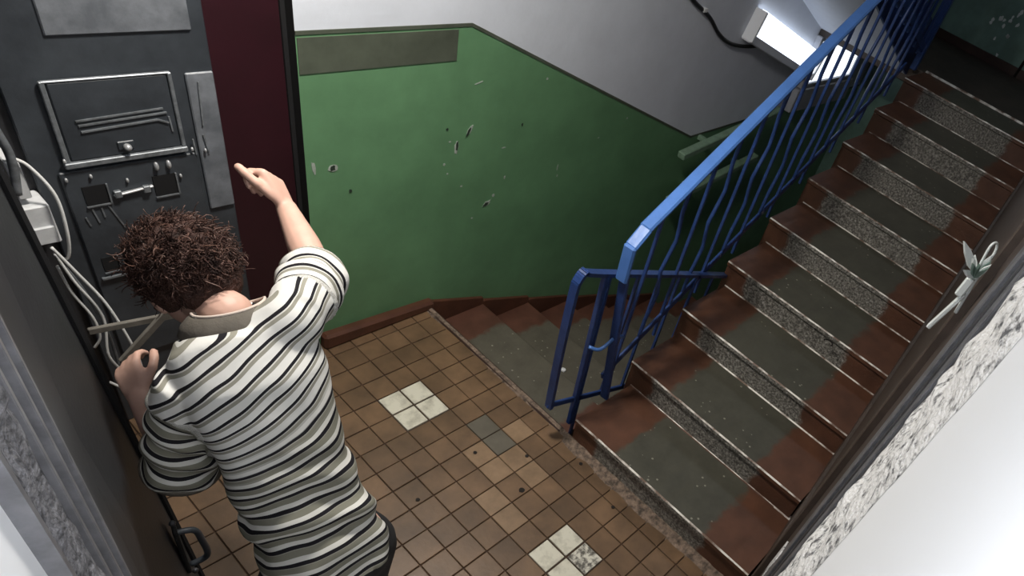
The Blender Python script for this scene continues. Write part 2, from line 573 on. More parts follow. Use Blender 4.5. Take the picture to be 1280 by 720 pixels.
for (u_, v_) in [(1.65, 2.18), (1.39, 4.65), (-1.55, 4.18), (3.93, -0.65), (4.4, 1.67), (2.9, 3.3)]:
    b = B()
    rr = 0.008 if u_ != 1.65 else 0.012
    c = Vector((u_ * U, v_ * U, 0.0012))
    b.prism([c + Vector((rr * math.cos(a * .628) * (1 + .2 * math.sin(a * 3)), rr * math.sin(a * .628), 0)) for a in range(10)], (0, 0, 0.0012))
    b.build('drilled_hole', 'hole', parent=floor)

# ------------------------------------------------------------------ back wall: green below, white above, boundary follows the stairs
ZT = 3.4
b = B()
XG = -0.008      # left end of the green wall: doorway reveal
bz = [(XG, 1.33), (0.66, 1.33), (2.45, 0.575), (5.1, 0.66)]
for (xa, za), (xb_, zb) in zip(bz[:-1], bz[1:]):
    b.add([(xa, YW, -1.8), (xb_, YW, -1.8), (xb_, YW, zb), (xa, YW, za)], [(0, 1, 2, 3)], 0)
    b.add([(xa, YW, za), (xb_, YW, zb), (xb_, YW, ZT), (xa, YW, ZT)], [(0, 1, 2, 3)], 1)
b.add([(XG, YW, -0.3), (XG, YW + 0.35, -0.3), (XG, YW + 0.35, ZT), (XG, YW, ZT)], [(0, 1, 2, 3)], 2)
b.add([(XG, YW + .35, -1.8), (5.1, YW + .35, -1.8), (5.1, YW + .35, ZT), (XG, YW + .35, ZT)], [(0, 1, 2, 3)], 1)
wall_back = struct(b.build('wall_back', ['green', 'white', 'black'], origin=(0, YW, 0)), 'back wall painted glossy green with white above')
b = B()
b.box((XG + 0.004, YW - 0.003, 1.20), (0.60, YW, 1.315))
b.build('border_band', 'olive', parent=wall_back)
# thin dark line where the paints meet
for (xa, za), (xb_, zb) in zip(bz[:-1], bz[1:]):
    B().bar((xa, YW - 0.001, za), (xb_, YW - 0.001, zb), 0.004, 0.012, side=(0, 1, 0)).build('paint_line', 'olive', parent=wall_back)


def chip(cx, cz, sx, sz, ang, m_, parent, yoff=0.0015, seed=0):
    rr = random.Random(seed)
    pts = []
    for k in range(11):
        a = 2 * math.pi * k / 11
        q = rr.uniform(0.65, 1.2)
        x, z = sx * q * math.cos(a), sz * q * math.sin(a)
        pts.append((cx + x * math.cos(ang) - z * math.sin(ang), YW - yoff, cz + x * math.sin(ang) + z * math.cos(ang)))
    B().prism(pts, (0, 0.0012, 0)).build('paint_chip', m_, parent=parent)


CH = [(0.09, 0.845, .018, .016, 0, 'chip_pale'), (0.09, 0.845, .010, .012, 0, 'chip_dark'), (0.02, 0.86, .006, .030, 0.1, 'chip_pale'),
      (0.155, 0.735, .007, .007, 0, 'chip_dark'),
      (0.70, 0.90, .010, .030, -0.5, 'chip_pale'), (0.69, 0.89, .006, .020, -0.5, 'chip_dark'),
      (0.635, 0.83, .010, .034, 0.0, 'chip_pale'), (0.638, 0.835, .007, .026, 0.0, 'chip_dark'),
      (0.84, 0.50, .024, .014, 0.3, 'chip_pale'), (0.835, 0.498, .018, .009, 0.3, 'chip_dark'), (0.875, 0.535, .008, .010, 0, 'chip_pale'),
      (0.93, 0.62, .005, .009, 0, 'chip_pale'), (0.99, 0.88, .005, .007, 0, 'chip_dark'), (1.28, 0.60, .004, .018, 0, 'chip_pale'),
      (1.29, 0.55, .004, .008, 0, 'chip_pale'), (0.58, 0.76, .006, .006, 0, 'chip_pale'), (0.60, 0.71, .005, .005, 0, 'chip_pale'),
      (0.68, 0.63, .006, .005, 0, 'chip_pale'), (0.72, 1.10, .024, .003, 0.25, 'chip_pale'), (0.60, 0.86, .006, .004, 0, 'chip_pale'),
      (0.90, 0.78, .012, .003, 0, 'chip_pale'), (1.55, 0.72, .008, .004, 0, 'chip_pale'), (0.76, 0.44, .006, .005, 0, 'chip_pale'),
      (0.58, 0.92, .006, .006, 0, 'chip_dark'), (1.1, 1.08, .006, .006, 0, 'chip_pale'), (1.75, 0.80, .006, .006, 0, 'chip_pale')]
for k, (cx, cz, sx, sz, an, mm) in enumerate(CH):
    chip(cx, cz, sx, sz, an, mm, wall_back, 0.0018 if mm == 'chip_pale' else 0.0030, k)

# brown skirting on the landing
b = B()
b.prism([(XG, YW - 0.05, -0.004), (X0 + 0.02, YW - 0.05, -0.004), (X0 + 0.02, YW - 0.05, 0.045), (XG, YW - 0.05, 0.075)], (0, 0.05, 0))
struct(b.build('baseboard_back', 'brown', bevel=0.012), 'brown painted skirting along the green wall')

# left part of the back wall: behind cabinet, doorway
b = B()
b.box((-1.6, YW, -0.3), (-0.262, YW + 0.35, ZT))
struct(b.build('wall_niche', 'leaf', origin=(-0.9, YW, 0)), 'dark wall behind the meter cabinet')

b = B().box((-1.58, -0.9, -0.2), (-1.46, YW + 0.02, 2.8))
struct(b.build('wall_side', 'leaf'), 'dark side wall behind the charcoal door leaf')
# maroon door in the doorway
d1 = B().box((-0.262, YW + 0.055, -0.01), (XG, YW + 0.10, 2.1)).build('door_1', 'maroon', bevel=0.004)
struct(d1, 'dark maroon door between meter cabinet and green wall')
B().box((-0.022, YW + 0.045, -0.005), (XG, YW + 0.055, 2.1)).build('door_stop', 'black', parent=d1)

# ------------------------------------------------------------------ upper (ascending) flight
stair = thing('staircase', (X0, 0, 0), 'flight of worn concrete steps with brown painted ends climbing to the right', 'stairs')
SM = step_mat('step_tread', 0.235, 0.235, FW)
SR = step_mat('step_riser', 0.135, 0.215, FW, riser=True)


def step_mesh(width, up=True):
    """profile in x,z extruded along -y; origin at foot of riser, well side"""
    ov = 0.014
    prof = [(0.0, -0.10), (0.0, RISE - 0.030), (-ov, RISE - 0.022), (-ov, RISE - 0.005), (-ov + 0.006, RISE), (TREAD - 0.007, RISE), (TREAD + 0.012, RISE + 0.009), (TREAD + 0.012, -0.10)]
    mids = [1, 1, 1, 2, 0, 2, 3, 3]
    n = len(prof)
    NSEG = 40
    v, f, mi = [], [], []
    rr = random.Random(11)
    for k in range(NSEG + 1):
        y = -width * k / NSEG
        for q, (x, z) in enumerate(prof):
            if q in (3, 4):
                j = 0.0028 * noise.noise(Vector((y * 22, q, 1.7)))
                v.append((x + abs(j), y, z + min(0, j)))
            else:
                v.append((x, y, z))
    for k in range(NSEG):
        for q in range(n):
            f.append((k * n + q, k * n + (q + 1) % n, (k + 1) * n + (q + 1) % n, (k + 1) * n + q))
            mi.append(mids[q])
    f.append(tuple(range(n))); mi.append(3)
    f.append(tuple(NSEG * n + q for q in range(n))[::-1]); mi.append(3)
    b_ = B()
    b_.v = [Vector(p) for p in v]; b_.f = [list(q) for q in f]; b_.mi = mi
    return b_


st0 = step_mesh(FW).build('step', [SM, SR, 'edge', 'brown'], origin=(0, 0, 0))
st0.parent = stair
for k in range(NST):
    o = st0 if k == 0 else place(st0, stair, (0, 0, 0))
    x = X0 + k * TREAD
    o.location = (k * TREAD, yl(x), k * RISE)
# mass under the steps
b = B()
b.prism([(X0 + 0.02, 0.28, -0.09), (X0 + NST * TREAD, 0.50, NST * RISE - 0.3), (X0 + NST * TREAD, 0.50, NST * RISE - 0.16), (X0 + 0.02, 0.28, 0.03)], (0, -0.86, 0))
b.build('stringer_slab', 'brown', parent=stair)
# little rubbish on the treads: a dark hook of wire
hook = B()
hk = [(1.505 + 0.018 * math.cos(a), -0.265 + 0.022 * math.sin(a), 4 * RISE + .004) for a in [i * 0.35 - 2.0 for i in range(12)]]
hk = [Vector((p[0], p[1], 0.5625)) for p in hk]
hook.tube(hk, 0.0035, 6)
tag(hook.build('bent_wire', 'hole'), 'small dark hook of wire lying on a grey step', 'wire')

# upper mid landing
XM = X0 + NST * TREAD - 0.02
b = B()
b.box((XM, -0.65, NST * RISE - 0.11), (5.0, YW, NST * RISE - 0.001))
struct(b.build('floor_upper_landing', 'landing_top', bevel=0.006), 'dark worn landing at the top of the steps')
b = B()
b.box((4.94, -0.8, -1.8), (5.1, YW + 0.05, ZT))
wall_end = struct(b.build('wall_end', 'green_far', origin=(5, 0.3, 0)), 'chipped dull green wall beyond the upper landing')
rc = random.Random(5)
for k in range(16):
    yy, zz = 0.50 + rc.gauss(0, 0.045), 1.55 + rc.gauss(0, 0.07)
    pts = [(4.9385, yy + rc.uniform(.4, 1.2) * 0.014 * math.cos(a), zz + rc.uniform(.4, 1.2) * 0.018 * math.sin(a)) for a in [i * 0.9 for i in range(7)]]
    B().prism(pts, (0.001, 0, 0)).build('paint_chip', 'leafwhite', parent=wall_end)
for k in range(14):
    yy, zz = 0.22 + rc.gauss(0, 0.07), 1.70 + rc.gauss(0, 0.05)
    pts = [(4.9385, yy + rc.uniform(.4, 1.2) * 0.012 * math.cos(a), zz + rc.uniform(.4, 1.2) * 0.014 * math.sin(a)) for a in [i * 0.9 for i in range(7)]]
    B().prism(pts, (0.001, 0, 0)).build('paint_chip', 'leafwhite', parent=wall_end)
b = B().tube([(4.915, 0.235, NST * RISE), (4.915, 0.19, 3.0)], 0.011, 8)
tag(b.build('thin_pipe', 'hole', smooth=True), 'thin dark pipe rising up the chipped green end wall', 'pipe')
b = B().box((4.915, -0.6, NST * RISE - 0.002), (4.94, YW, NST * RISE + 0.06))
struct(b.build('baseboard_end', 'darkbrown'), 'dark skirting at the foot of the end wall')

# ------------------------------------------------------------------ lower (descending) flight
down = thing('staircase', (X0, YW, 0), 'flight of dim grey steps going down beside the green wall', 'stairs')
DM = step_mat('lower_step_tread', 0.20, 0.06, 0.95, centre=(0.125, 0.112, 0.085), brown=(0.12, 0.05, 0.032))
b = B()
prof = [(0.0, -RISE - 0.12), (0.0, -RISE), (TREAD + 0.004, -RISE), (TREAD + 0.012, -RISE - 0.008), (TREAD + 0.012, -RISE - 0.03), (TREAD, -RISE - 0.036), (TREAD, -2 * RISE - 0.05)]
b.prism([(x, 0, z) for x, z in prof], (0, -0.95, 0))
ds0 = b.build('step', [DM], origin=(0, 0, 0))
ds0.parent = down
for k in range(9):
    o = ds0 if k == 0 else place(ds0, down, (0, 0, 0))
    o.location = (k * TREAD, 0, -k * RISE)
# stepped brown skirting on the wall
for k in range(6):
    xa = X0 + k * TREAD + 0.005
    zt = -(k + 1) * RISE
    b = B()
    b.prism([(xa, YW - 0.02, zt), (xa + TREAD, YW - 0.02, zt), (xa + TREAD, YW - 0.02, zt + 0.045), (xa + 0.02, YW - 0.02, zt + RISE + 0.02), (xa, YW - 0.02, zt + RISE + 0.02)], (0, 0.02, 0))
    b.build('skirting', 'brown', parent=down, bevel=0.003)
b = B().box((X0 + 9 * TREAD, 0.3, -9 * RISE - 0.12), (5.0, YW, -9 * RISE))
struct(b.build('floor_lower_landing', 'landing_top'), 'dark lower landing at the foot of the descending steps')
# small pale scrap on the first lower tread
b = B()
b.prism([(1.02 + 0.012 * math.cos(a), 0.80 + 0.016 * math.sin(a), -2 * RISE + 0.001) for a in [i * 1.05 for i in range(6)]], (0.004, 0, 0.012))
tag(b.build('paper_scrap', 'plastic', bevel=0.002), 'tiny white scrap of litter on the lower steps', 'litter')

# next flight overhead: slab rising back towards the left above the lower flight
b = B()
zt0 = NST * RISE
xs0, xs1 = XM + 0.10, 0.4
zr = lambda x: zt0 - 0.02 + 0.405 * (xs0 - x)
b.prism([(xs0, 0.66, zt0 - 0.11), (xs1, 0.66, zr(xs1)), (xs1, 0.66, zr(xs1) + 0.18), (xs0, 0.66, zt0 + 0.08)], (0, YW - 0.66, 0))
struct(b.build('ceiling_stair_underside', ['white']), 'white underside of the next flight above the lamp')
b = B()
b.prism([(xs0 + 0.05, 0.645, zt0 - 0.13), (xs1, 0.645, zr(xs1) - 0.005), (xs1, 0.645, zr(xs1) + 0.30), (xs0 + 0.05, 0.645, zt0 + 0.20)], (0, 0.016, 0))
struct(b.build('trim_1', 'blue'), 'blue painted side face of the next flight')

# ceiling and upper enclosure
b = B().box((-1.6, -1.1, 2.75), (0.6, YW + 0.4, 2.85))
struct(b.build('ceiling', 'white'), 'white ceiling over the landing')
b = B().box((0.6, -1.1, 3.45), (5.1, YW + 0.4, 3.55))
struct(b.build('ceiling_stairwell', 'white'), 'white ceiling over the stairwell')

# ------------------------------------------------------------------ window and lamp on the far white wall
win = B()
win.box((3.70, YW - 0.03, 0.80), (4.50, YW - 0.012, 1.12))
wn = win.build('window_1', 'pane')
struct(wn, 'bright window pane low behind the railing')
for (lo, hi) in [((3.66, YW - 0.05, 0.78), (4.54, YW, 0.81)), ((3.66, YW - 0.05, 1.12), (4.54, YW, 1.15)), ((3.66, YW - 0.05, 0.80), (3.70, YW, 1.13)), ((4.50, YW - 0.05, 0.80), (4.54, YW, 1.13))]:
    B().box(lo, hi).build('window_frame', 'sill', parent=wn, bevel=0.004)
B().box((3.62, YW - 0.06, 0.60), (4.58, YW, 0.775)).build('window_sill', 'sill', parent=wn, bevel=0.006)

lamp = thing('wall_lamp', (3.15, YW, 1.0), 'long white fluorescent lamp housing fixed to the white wall', 'lamp')
a_, c_ = Vector((2.66, YW, 1.205)), Vector((3.72, YW, 0.875))
dd = (c_ - a_).normalized()
nn = Vector((0, 0, 1)) - dd * dd.z
nn.normalize()
b = B()
b.obox((a_ + c_) / 2 + Vector((0, -0.035, 0)), (c_ - a_) / 2 * 1.02, (0, 0.035, 0), nn * 0.03)
b.build('housing', 'lamp_shell', parent=lamp, bevel=0.006)
b = B()
m0 = (a_ + c_) / 2 + nn * 0.085
hx = (c_ - a_) / 2 * 0.98
b.obox(m0 + Vector((0, -0.045, 0)), hx, (0, 0.025, 0), nn * 0.075)
b.build('diffuser', 'lamp_glow', parent=lamp, bevel=0.010)
for q in (a_, c_):
    B().obox(q + nn * 0.065 + Vector((0, -0.04, 0)), dd * 0.012, (0, 0.04, 0), nn * 0.09).build('end_cap', 'lamp_shell', parent=lamp, bevel=0.004)
cp = smoothpath([(1.86, YW - 0.012, 1.50), (2.03, YW - 0.012, 1.40), (2.22, YW - 0.012, 1.315), (2.36, YW - 0.012, 1.225), (2.50, YW - 0.012, 1.165), (2.66, YW - 0.012, 1.135), (2.84, YW - 0.02, 1.13), (2.90, YW - 0.03, 1.16)], 8)
cb = thing('lamp_cable', (2.3, YW, 1.2), 'sagging black cable running down the white wall to the lamp', 'cable')
B().tube(cp, 0.011, 8).build('cable', 'cable_black', parent=cb, smooth=True)
B().box((2.13, YW - 0.026, 1.345), (2.165, YW, 1.365)).build('clip', 'plastic', parent=cb, bevel=0.002)

# two green bars on the wall below the lamp
for (xa, za, xb_, zb, lab) in [(2.27, 0.522, 3.40, 0.668, 'upper green wooden bar fixed under the white paint line'),
                               (2.295, 0.19, 3.30, 0.32, 'lower green wooden bar on the wall behind the railing')]:
    t = thing('wall_bar', (xa, YW, za), lab, 'bar', 'green bars on the stairwell wall')
    B().bar((xa, YW - 0.085, za), (xb_, YW - 0.085, zb), 0.055, 0.045).build('rail', 'pipe_green', parent=t, bevel=0.006)
    for q in (0.25, 0.8):
        xx = xa + (xb_ - xa) * q
        B().box((xx - .015, YW - 0.06, za + (zb - za) * q - .015), (xx + .015, YW, za + (zb - za) * q + .015)).build('bracket', 'pipe_green', parent=t, bevel=0.003)

# ------------------------------------------------------------------ railings
def rail_y(x):
    return 0.332 + SKEW * (x - 0.53)


RX0, RZ0 = 0.617, 1.046
RXS = 0.497            # slope of handrail
rail = thing('stair_railing', (RX0, rail_y(RX0), 0.0), 'bright blue stair railing with wavy bars climbing beside the upper flight', 'railing')


def hz(x):
    return RZ0 + 0.492 * (x - RX0)


def lz(x):             # lower bar, just above the nosings
    return 0.155 + 0.40 * (x - RX0) + 0.10


xe = 3.30
b = B()
sidev = Vector((-SKEW, 1, 0)).normalized()
pa, pb = Vector((RX0 + 0.03, rail_y(RX0 + 0.03), hz(RX0 + 0.03))), Vector((xe, rail_y(xe), hz(xe)))
b.bar(pa, pb, 0.052, 0.022, side=sidev)
b.build('handrail', 'blue_rail', parent=rail, bevel=0.007)
b = B()
b.bar(pa + Vector((0.012, 0, 0.004)), Vector((RX0 - 0.028, rail_y(RX0), RZ0 - 0.045)), 0.052, 0.022, side=sidev)
b.bar(Vector((RX0 - 0.030, rail_y(RX0), RZ0 - 0.035)), Vector((RX0 - 0.022, rail_y(RX0), RZ0 - 0.20)), 0.052, 0.022, side=sidev)
b.build('handrail_bend', 'blue_rail', parent=rail, bevel=0.007)
b = B()
b.bar((RX0 - 0.010, rail_y(RX0), RZ0 - 0.17), (RX0 + 0.10, rail_y(RX0) - 0.02, RISE * 1 - 0.002), 0.040, 0.020, side=sidev)
b.build('newel_post', 'blue', parent=rail, bevel=0.004)
b = B()
b.bar((RX0 + 0.06, rail_y(RX0 + 0.06), lz(RX0 + 0.06)), (xe, rail_y(xe), lz(xe)), 0.012, 0.040, side=sidev)
b.build('lower_bar', 'blue', parent=rail, bevel=0.003)


def baluster(x, wavy, k):
    y = rail_y(x)
    z1, z0 = hz(x) - 0.012, lz(x) - 0.02
    b_ = B()
    if not wavy:
        b_.bar((x, y, z0 - 0.10), (x, y, z1), 0.014, 0.014, side=sidev)
        b_.build('baluster', 'blue', parent=rail, bevel=0.002)
    else:
        n = 7
        offs = [0, 0.0, 0.030, -0.016, 0.030, -0.004, 0]
        pts = [Vector((x + offs[i], y + offs[i] * SKEW, z0 + (z1 - z0) * i / (n - 1))) for i in range(n)]
        pts = smoothpath(pts, 2)
        b_.tube(pts, 0.0095, 6)
        b_.build('wavy_baluster', 'blue', parent=rail, smooth=True)


k = 0
x = 0.76
while x < 3.25:
    baluster(x, k % 2 == 1, k)
    k += 1
    x += 0.15
# small bent clip by the newel
b = B()
b.tube(smoothpath([(RX0 - 0.06, rail_y(RX0) + 0.03, 0.50), (RX0 - 0.02, rail_y(RX0) + 0.0, 0.49), (RX0 + 0.05, rail_y(RX0) - 0.01, 0.535), (RX0 + 0.12, rail_y(RX0), 0.49)], 4), 0.008, 6)
b.build('brace', 'blue_rail', parent=rail, smooth=True)

# railing of the lower flight: end frame reaching over the landing, then down
yd = 0.385
dr = thing('stair_railing', (0.60, yd, 0), 'blue railing frame with rounded corner leading down the lower flight', 'railing')
top = lambda x: 0.925 - 0.385 * (x - 0.40)
bot = lambda x: 0.215 - 0.40 * (x - 0.43)
pts = smoothpath([(0.42, yd, 0.205), (0.400, yd, 0.55), (0.392, yd, 0.84), (0.400, yd, 0.895), (0.428, yd, 0.922), (0.48, yd, top(0.48)), (1.0, yd, top(1.0)), (2.6, yd, top(2.6))], 5)
b = B()
for a_, c_ in zip(pts[:-1], pts[1:]):
    b.bar(a_, c_ + (c_ - a_) * 0.05, 0.034, 0.016, side=(0, 1, 0))
b.build('top_rail', 'blue', parent=dr)
b = B().bar((0.41, yd, bot(0.41)), (2.6, yd, bot(2.6)), 0.012, 0.030)
b.build('lower_bar', 'blue', parent=dr, bevel=0.003)
b = B().bar((0.555, yd, top(0.555) - 0.01), (0.600, yd, -0.02), 0.022, 0.026)
b.build('post', 'blue', parent=dr, bevel=0.003)
B().bar((0.585, yd, top(0.585) - 0.01), (0.632, yd, -0.12), 0.012, 0.012).build('baluster', 'blue', parent=dr)
for k in range(10):
    x = 0.78 + 0.17 * k
    B().bar((x, yd, top(x) - 0.008), (x, yd, bot(x)), 0.012, 0.012).build('baluster', 'blue', parent=dr)

# railing of the next flight, starting at the upper landing
ur = thing('stair_railing', (3.6, 0.60, NST * RISE), 'dark blue railing starting at the upper landing in the far corner', 'railing')
yu = 0.60
hu = lambda x: NST * RISE + 0.95 + 0.40 * (3.55 - x)
B().bar((3.62, yu, hu(3.62)), (1.6, yu, hu(1.6)), 0.05, 0.022).build('handrail', 'blue_rail', parent=ur, bevel=0.006)
B().bar((3.60, yu, NST * RISE), (3.60, yu, hu(3.60)), 0.04, 0.04).build('newel_post', 'blue', parent=ur, bevel=0.004)
B().bar((3.62, yu, hu(3.62) - 0.80), (1.6, yu, hu(1.6) - 0.80), 0.012, 0.05).build('lower_bar', 'blue', parent=ur, bevel=0.003)
for k in range(14):
    x = 3.50 - 0.12 * k
    B().bar((x, yu, hu(x) - 0.86), (x, yu, hu(x)), 0.014, 0.014).build('baluster', 'blue', parent=ur)
B().bar((3.62, yu, hu(3.62) - 0.01), (3.62, yu - 0.16, hu(3.62) - 0.15), 0.04, 0.022, side=(1, 0, 0)).build('handrail_bend', 'blue_rail', parent=ur, bevel=0.006)

# ------------------------------------------------------------------ meter cabinet on the back wall
cx0, cx1, cy = -0.735, -0.262, YW - 0.018
cab = thing('meter_cabinet', ((cx0 + cx1) / 2, YW, 0.0), 'dark grey metal meter cabinet with cut-out windows behind the person', 'cabinet')
B().box((cx0, cy, 0.0), (cx1, YW + 0.02, 2.0)).build('body', 'cabinet', parent=cab, bevel=0.003)
B().box((-0.338, cy - 0.008, 0.80), (cx1 - 0.003, cy, 1.245)).build('side_strip', 'cabinet_pale', parent=cab, bevel=0.003)
B().box((-0.62, cy - 0.006, 1.36), (-0.30, cy, 1.47)).build('top_plate', 'cabinet_pale', parent=cab, bevel=0.003)
# upper door
ud = B().box((-0.650, cy - 0.012, 1.035), (-0.385, cy, 1.25)).build('upper_door', 'cabinet', parent=cab, bevel=0.003)
for (lo, hi) in [((-0.668, cy - 0.02, 1.018), (-0.372, cy - 0.004, 1.034)), ((-0.664, cy - 0.014, 1.034), (-0.652, cy - 0.004, 1.255)),
                 ((-0.384, cy - 0.016, 1.034), (-0.374, cy - 0.004, 1.255)), ((-0.66, cy - 0.014, 1.250), (-0.375, cy - 0.004, 1.256))]:
    B().box(lo, hi).build('door_rim', 'cab_line', parent=ud, bevel=0.002)
for zz, xa, xb_ in [(1.150, -0.615, -0.412), (1.137, -0.612, -0.405), (1.119, -0.61, -0.430)]:
    B().bar((xa, cy - 0.013, zz - 0.004), (xb_, cy - 0.013, zz + 0.006), 0.006, 0.0045).build('embossed_rib', 'cab_line', parent=ud)
B().bar((-0.430, cy - 0.013, 1.125), (-0.405, cy - 0.013, 1.112), 0.006, 0.0045).build('embossed_rib', 'cab_line', parent=ud)
B().bar((-0.402, cy - 0.013, 1.13), (-0.400, cy - 0.013, 1.085), 0.006, 0.004).build('embossed_rib', 'cab_line', parent=ud)
kb = B().ball((-0.520, cy - 0.022, 1.060), (0.010, 0.012, 0.010), 10, 8).build('knob', 'steel', parent=ud, smooth=True)
B().box((-0.540, cy - 0.016, 1.050), (-0.500, cy - 0.010, 1.075)).build('knob_plate', 'cabinet', parent=ud, bevel=0.002)
# lower door
ld = B().box((-0.685, cy - 0.010, 0.30), (-0.348, cy, 1.005)).build('lower_door', 'cabinet', parent=cab, bevel=0.003)
for (xa, xb_, za, zb) in [(-0.648, -0.592, 0.895, 0.955), (-0.478, -0.418, 0.885, 0.952), (-0.658, -0.618, 0.662, 0.714)]:
    wn_ = B().box((xa, cy - 0.0125, za), (xb_, cy - 0.009, zb)).build('meter_window', 'black', parent=ld)
    B().box((xb_ - 0.001, cy - 0.016, za - 0.004), (xb_ + 0.003, cy - 0.009, zb)).build('window_rim', 'cab_line', parent=ld)
    B().box((xa - 0.002, cy - 0.016, za - 0.005), (xb_ + 0.002, cy - 0.009, za - 0.001)).build('window_rim', 'cab_line', parent=ld)
B().bar((-0.582, cy - 0.016, 0.915), (-0.482, cy - 0.016, 0.925), 0.010, 0.007).build('latch_bar', 'steel', parent=ld, bevel=0.002)
for xx in (-0.572, -0.500):
    B().box((xx - .009, cy - 0.022, 0.908), (xx + .009, cy - 0.010, 0.930)).build('latch_guide', 'cab_line', parent=ld, bevel=0.002)
for xx in (-0.462, -0.430):
    B().ball((xx, cy - 0.016, 0.985), (0.0065, 0.008, 0.014), 10, 8).build('screw', 'steel', parent=cab, smooth=True)
for (xx, zz) in [(-0.540, 0.955), (-0.62, 0.985), (-0.665, 1.04), (-0.405, 0.94), (-0.675, 0.985), (-0.36, 1.02), (-0.325, 1.01)]:
    B().ball((xx, cy - 0.014, zz), (0.004, 0.005, 0.007), 8, 6).build('rivet', 'steel', parent=cab, smooth=True)
B().box((-0.672, cy - 0.020, 0.640), (-0.606, cy - 0.009, 0.646)).build('ledge', 'cab_line', parent=ld)
for (xa, za, xb_, zb) in [(-0.640, 0.885, -0.632, 0.835), (-0.618, 0.885, -0.616, 0.85), (-0.600, 0.885, -0.575, 0.80), (-0.322, 1.06, -0.315, 1.00), (-0.352, 1.05, -0.350, 1.00), (-0.31, 1.22, -0.318, 1.09), (-0.66, 0.86, -0.655, 0.83), (-0.60, 0.60, -0.57, 0.595)]:
    B().bar((xa, cy - 0.011, za), (xb_, cy - 0.011, zb), 0.004, 0.004).build('drip', 'cab_line', parent=cab)

# cables and junction box at the left of the cabinet
yc = 1.27


def cable(name, pts, r, m_, label, group=None):
    o = B().tube(smoothpath(pts, 7), r, 7).build(name, m_, smooth=True)
    return tag(o, label, 'cable', group)


cable('white_cable', [(-0.775, yc, 1.10), (-0.748, yc, 1.07), (-0.722, yc - .02, 0.99), (-0.728, yc - .03, 0.88), (-0.742, yc - .02, 0.80), (-0.757, yc, 0.785)], 0.0042, 'cable_white', 'white cable looping out above the small junction box')
cable('white_cable', [(-0.770, yc - .02, 0.84), (-0.742, yc - .03, 0.755), (-0.705, yc - .05, 0.635), (-0.685, yc - .07, 0.50), (-0.678, yc - .08, 0.39), (-0.690, yc - .08, 0.30), (-0.728, yc - .07, 0.285), (-0.765, yc - .05, 0.325)], 0.0042, 'cable_white', 'longest white cable hanging in a loop to the hand')
cable('white_cable', [(-0.768, yc - .02, 0.82), (-0.752, yc - .03, 0.72), (-0.720, yc - .04, 0.58), (-0.742, yc - .05, 0.43), (-0.708, yc - .05, 0.32)], 0.0040, 'cable_white', 'thin white cable hanging straight beside the long loop')
cable('white_cable', [(-0.772, yc - .01, 0.77), (-0.765, yc - .02, 0.68), (-0.742, yc - .03, 0.58), (-0.742, yc - .03, 0.50), (-0.762, yc - .02, 0.455)], 0.0040, 'cable_white', 'short white cable curling back to the wall')
cable('grey_cable', [(-0.765, yc, 0.80), (-0.735, yc - .02, 0.66), (-0.720, yc - .03, 0.50), (-0.722, yc - .03, 0.36)], 0.0045, 'cab_line', 'grey cable hanging among the white ones')
cable('grey_cable', [(-0.80, yc, 1.36), (-0.785, yc, 1.2), (-0.775, yc, 1.10), (-0.79, yc, 1.00)], 0.010, 'cab_line', 'thick grey cable dropping down the wall above the box')
jb = thing('junction_box', (-0.765, yc, 0.83), 'small white plastic junction box on the dark wall by the cables', 'box')
B().box((-0.795, yc, 0.835), (-0.738, YW, 0.955)).build('body', 'plastic', parent=jb, bevel=0.004)
B().box((-0.790, yc - 0.008, 0.842), (-0.743, yc, 0.895)).build('cover', 'plastic', parent=jb, bevel=0.003)
tg = thing('terminal_strip', (-0.765, yc, 0.97), 'narrow white terminal strip above the junction box', 'strip')
B().box((-0.790, yc + 0.01, 0.975), (-0.762, YW, 1.085)).build('body', 'plastic', parent=tg, bevel=0.003)
# two laths leaning at the person's left hand
for (p0, p1, lab) in [((-0.735, 1.12, 0.49), (-0.590, 1.10, 0.648), 'short wooden lath slanting up beside the left hand'),
                      ((-0.775, 1.18, 0.585), (-0.555, 1.14, 0.585), 'grey wooden lath lying level behind the left hand')]:
    t = tag(B().bar(p0, p1, 0.012, 0.022).build('wooden_lath', 'wood', bevel=0.002), lab, 'lath')

# ------------------------------------------------------------------ left foreground: wall end, frame and charcoal door leaf
HL = Vector((-1.076, -0.205, 0))
udir = Vector((0.2756, 0.9613, 0))
nr = Vector((0.9613, -0.2756, 0))


def LW(s, d, z):
    """point along the left wall: s from the hinge (negative towards the corner), d out of the wall"""
    return HL + udir * s + nr * d + Vector((0, 0, z))


def lbox(s0, s1, d0, d1, z0, z1, bb=None):
    bb = bb or B()
    bb.obox((LW((s0 + s1) / 2, (d0 + d1) / 2, (z0 + z1) / 2)), udir * (s1 - s0) / 2, nr * (d1 - d0) / 2, (0, 0, (z1 - z0) / 2))
    return bb


wl = struct(lbox(-0.75, -0.125, -0.2, 0.0, -0.2, 2.8).build('wall_left', 'plaster'), 'white wall in the near left corner')


def rough_strip(fn, s0, s1, dmax, z0, z1, name, m_, parent, seed, ns=6, nz=150):
    b_ = B()
    vs = []
    for iz in range(nz + 1):
        z = z0 + (z1 - z0) * iz / nz
        for js in range(ns + 1):
            q = js / ns
            s = s0 + (s1 - s0) * q + 0.010 * noise.noise(Vector((z * 14, seed + q, 0)))
            prof_ = math.sin(math.pi * q) ** 0.6 if 0 < q < 1 else 0
            d = dmax * prof_ * (0.75 + 0.8 * noise.noise(Vector((z * 28, q * 3 + seed, 2)))) + 0.0005
            vs.append(fn(s, d, z))
    W_ = ns + 1
    fs_ = [(a * W_ + c, a * W_ + c + 1, (a + 1) * W_ + c + 1, (a + 1) * W_ + c) for a in range(nz) for c in range(ns)]
    b_.add(vs, fs_)
    return b_.build(name, m_, parent=parent, smooth=True)


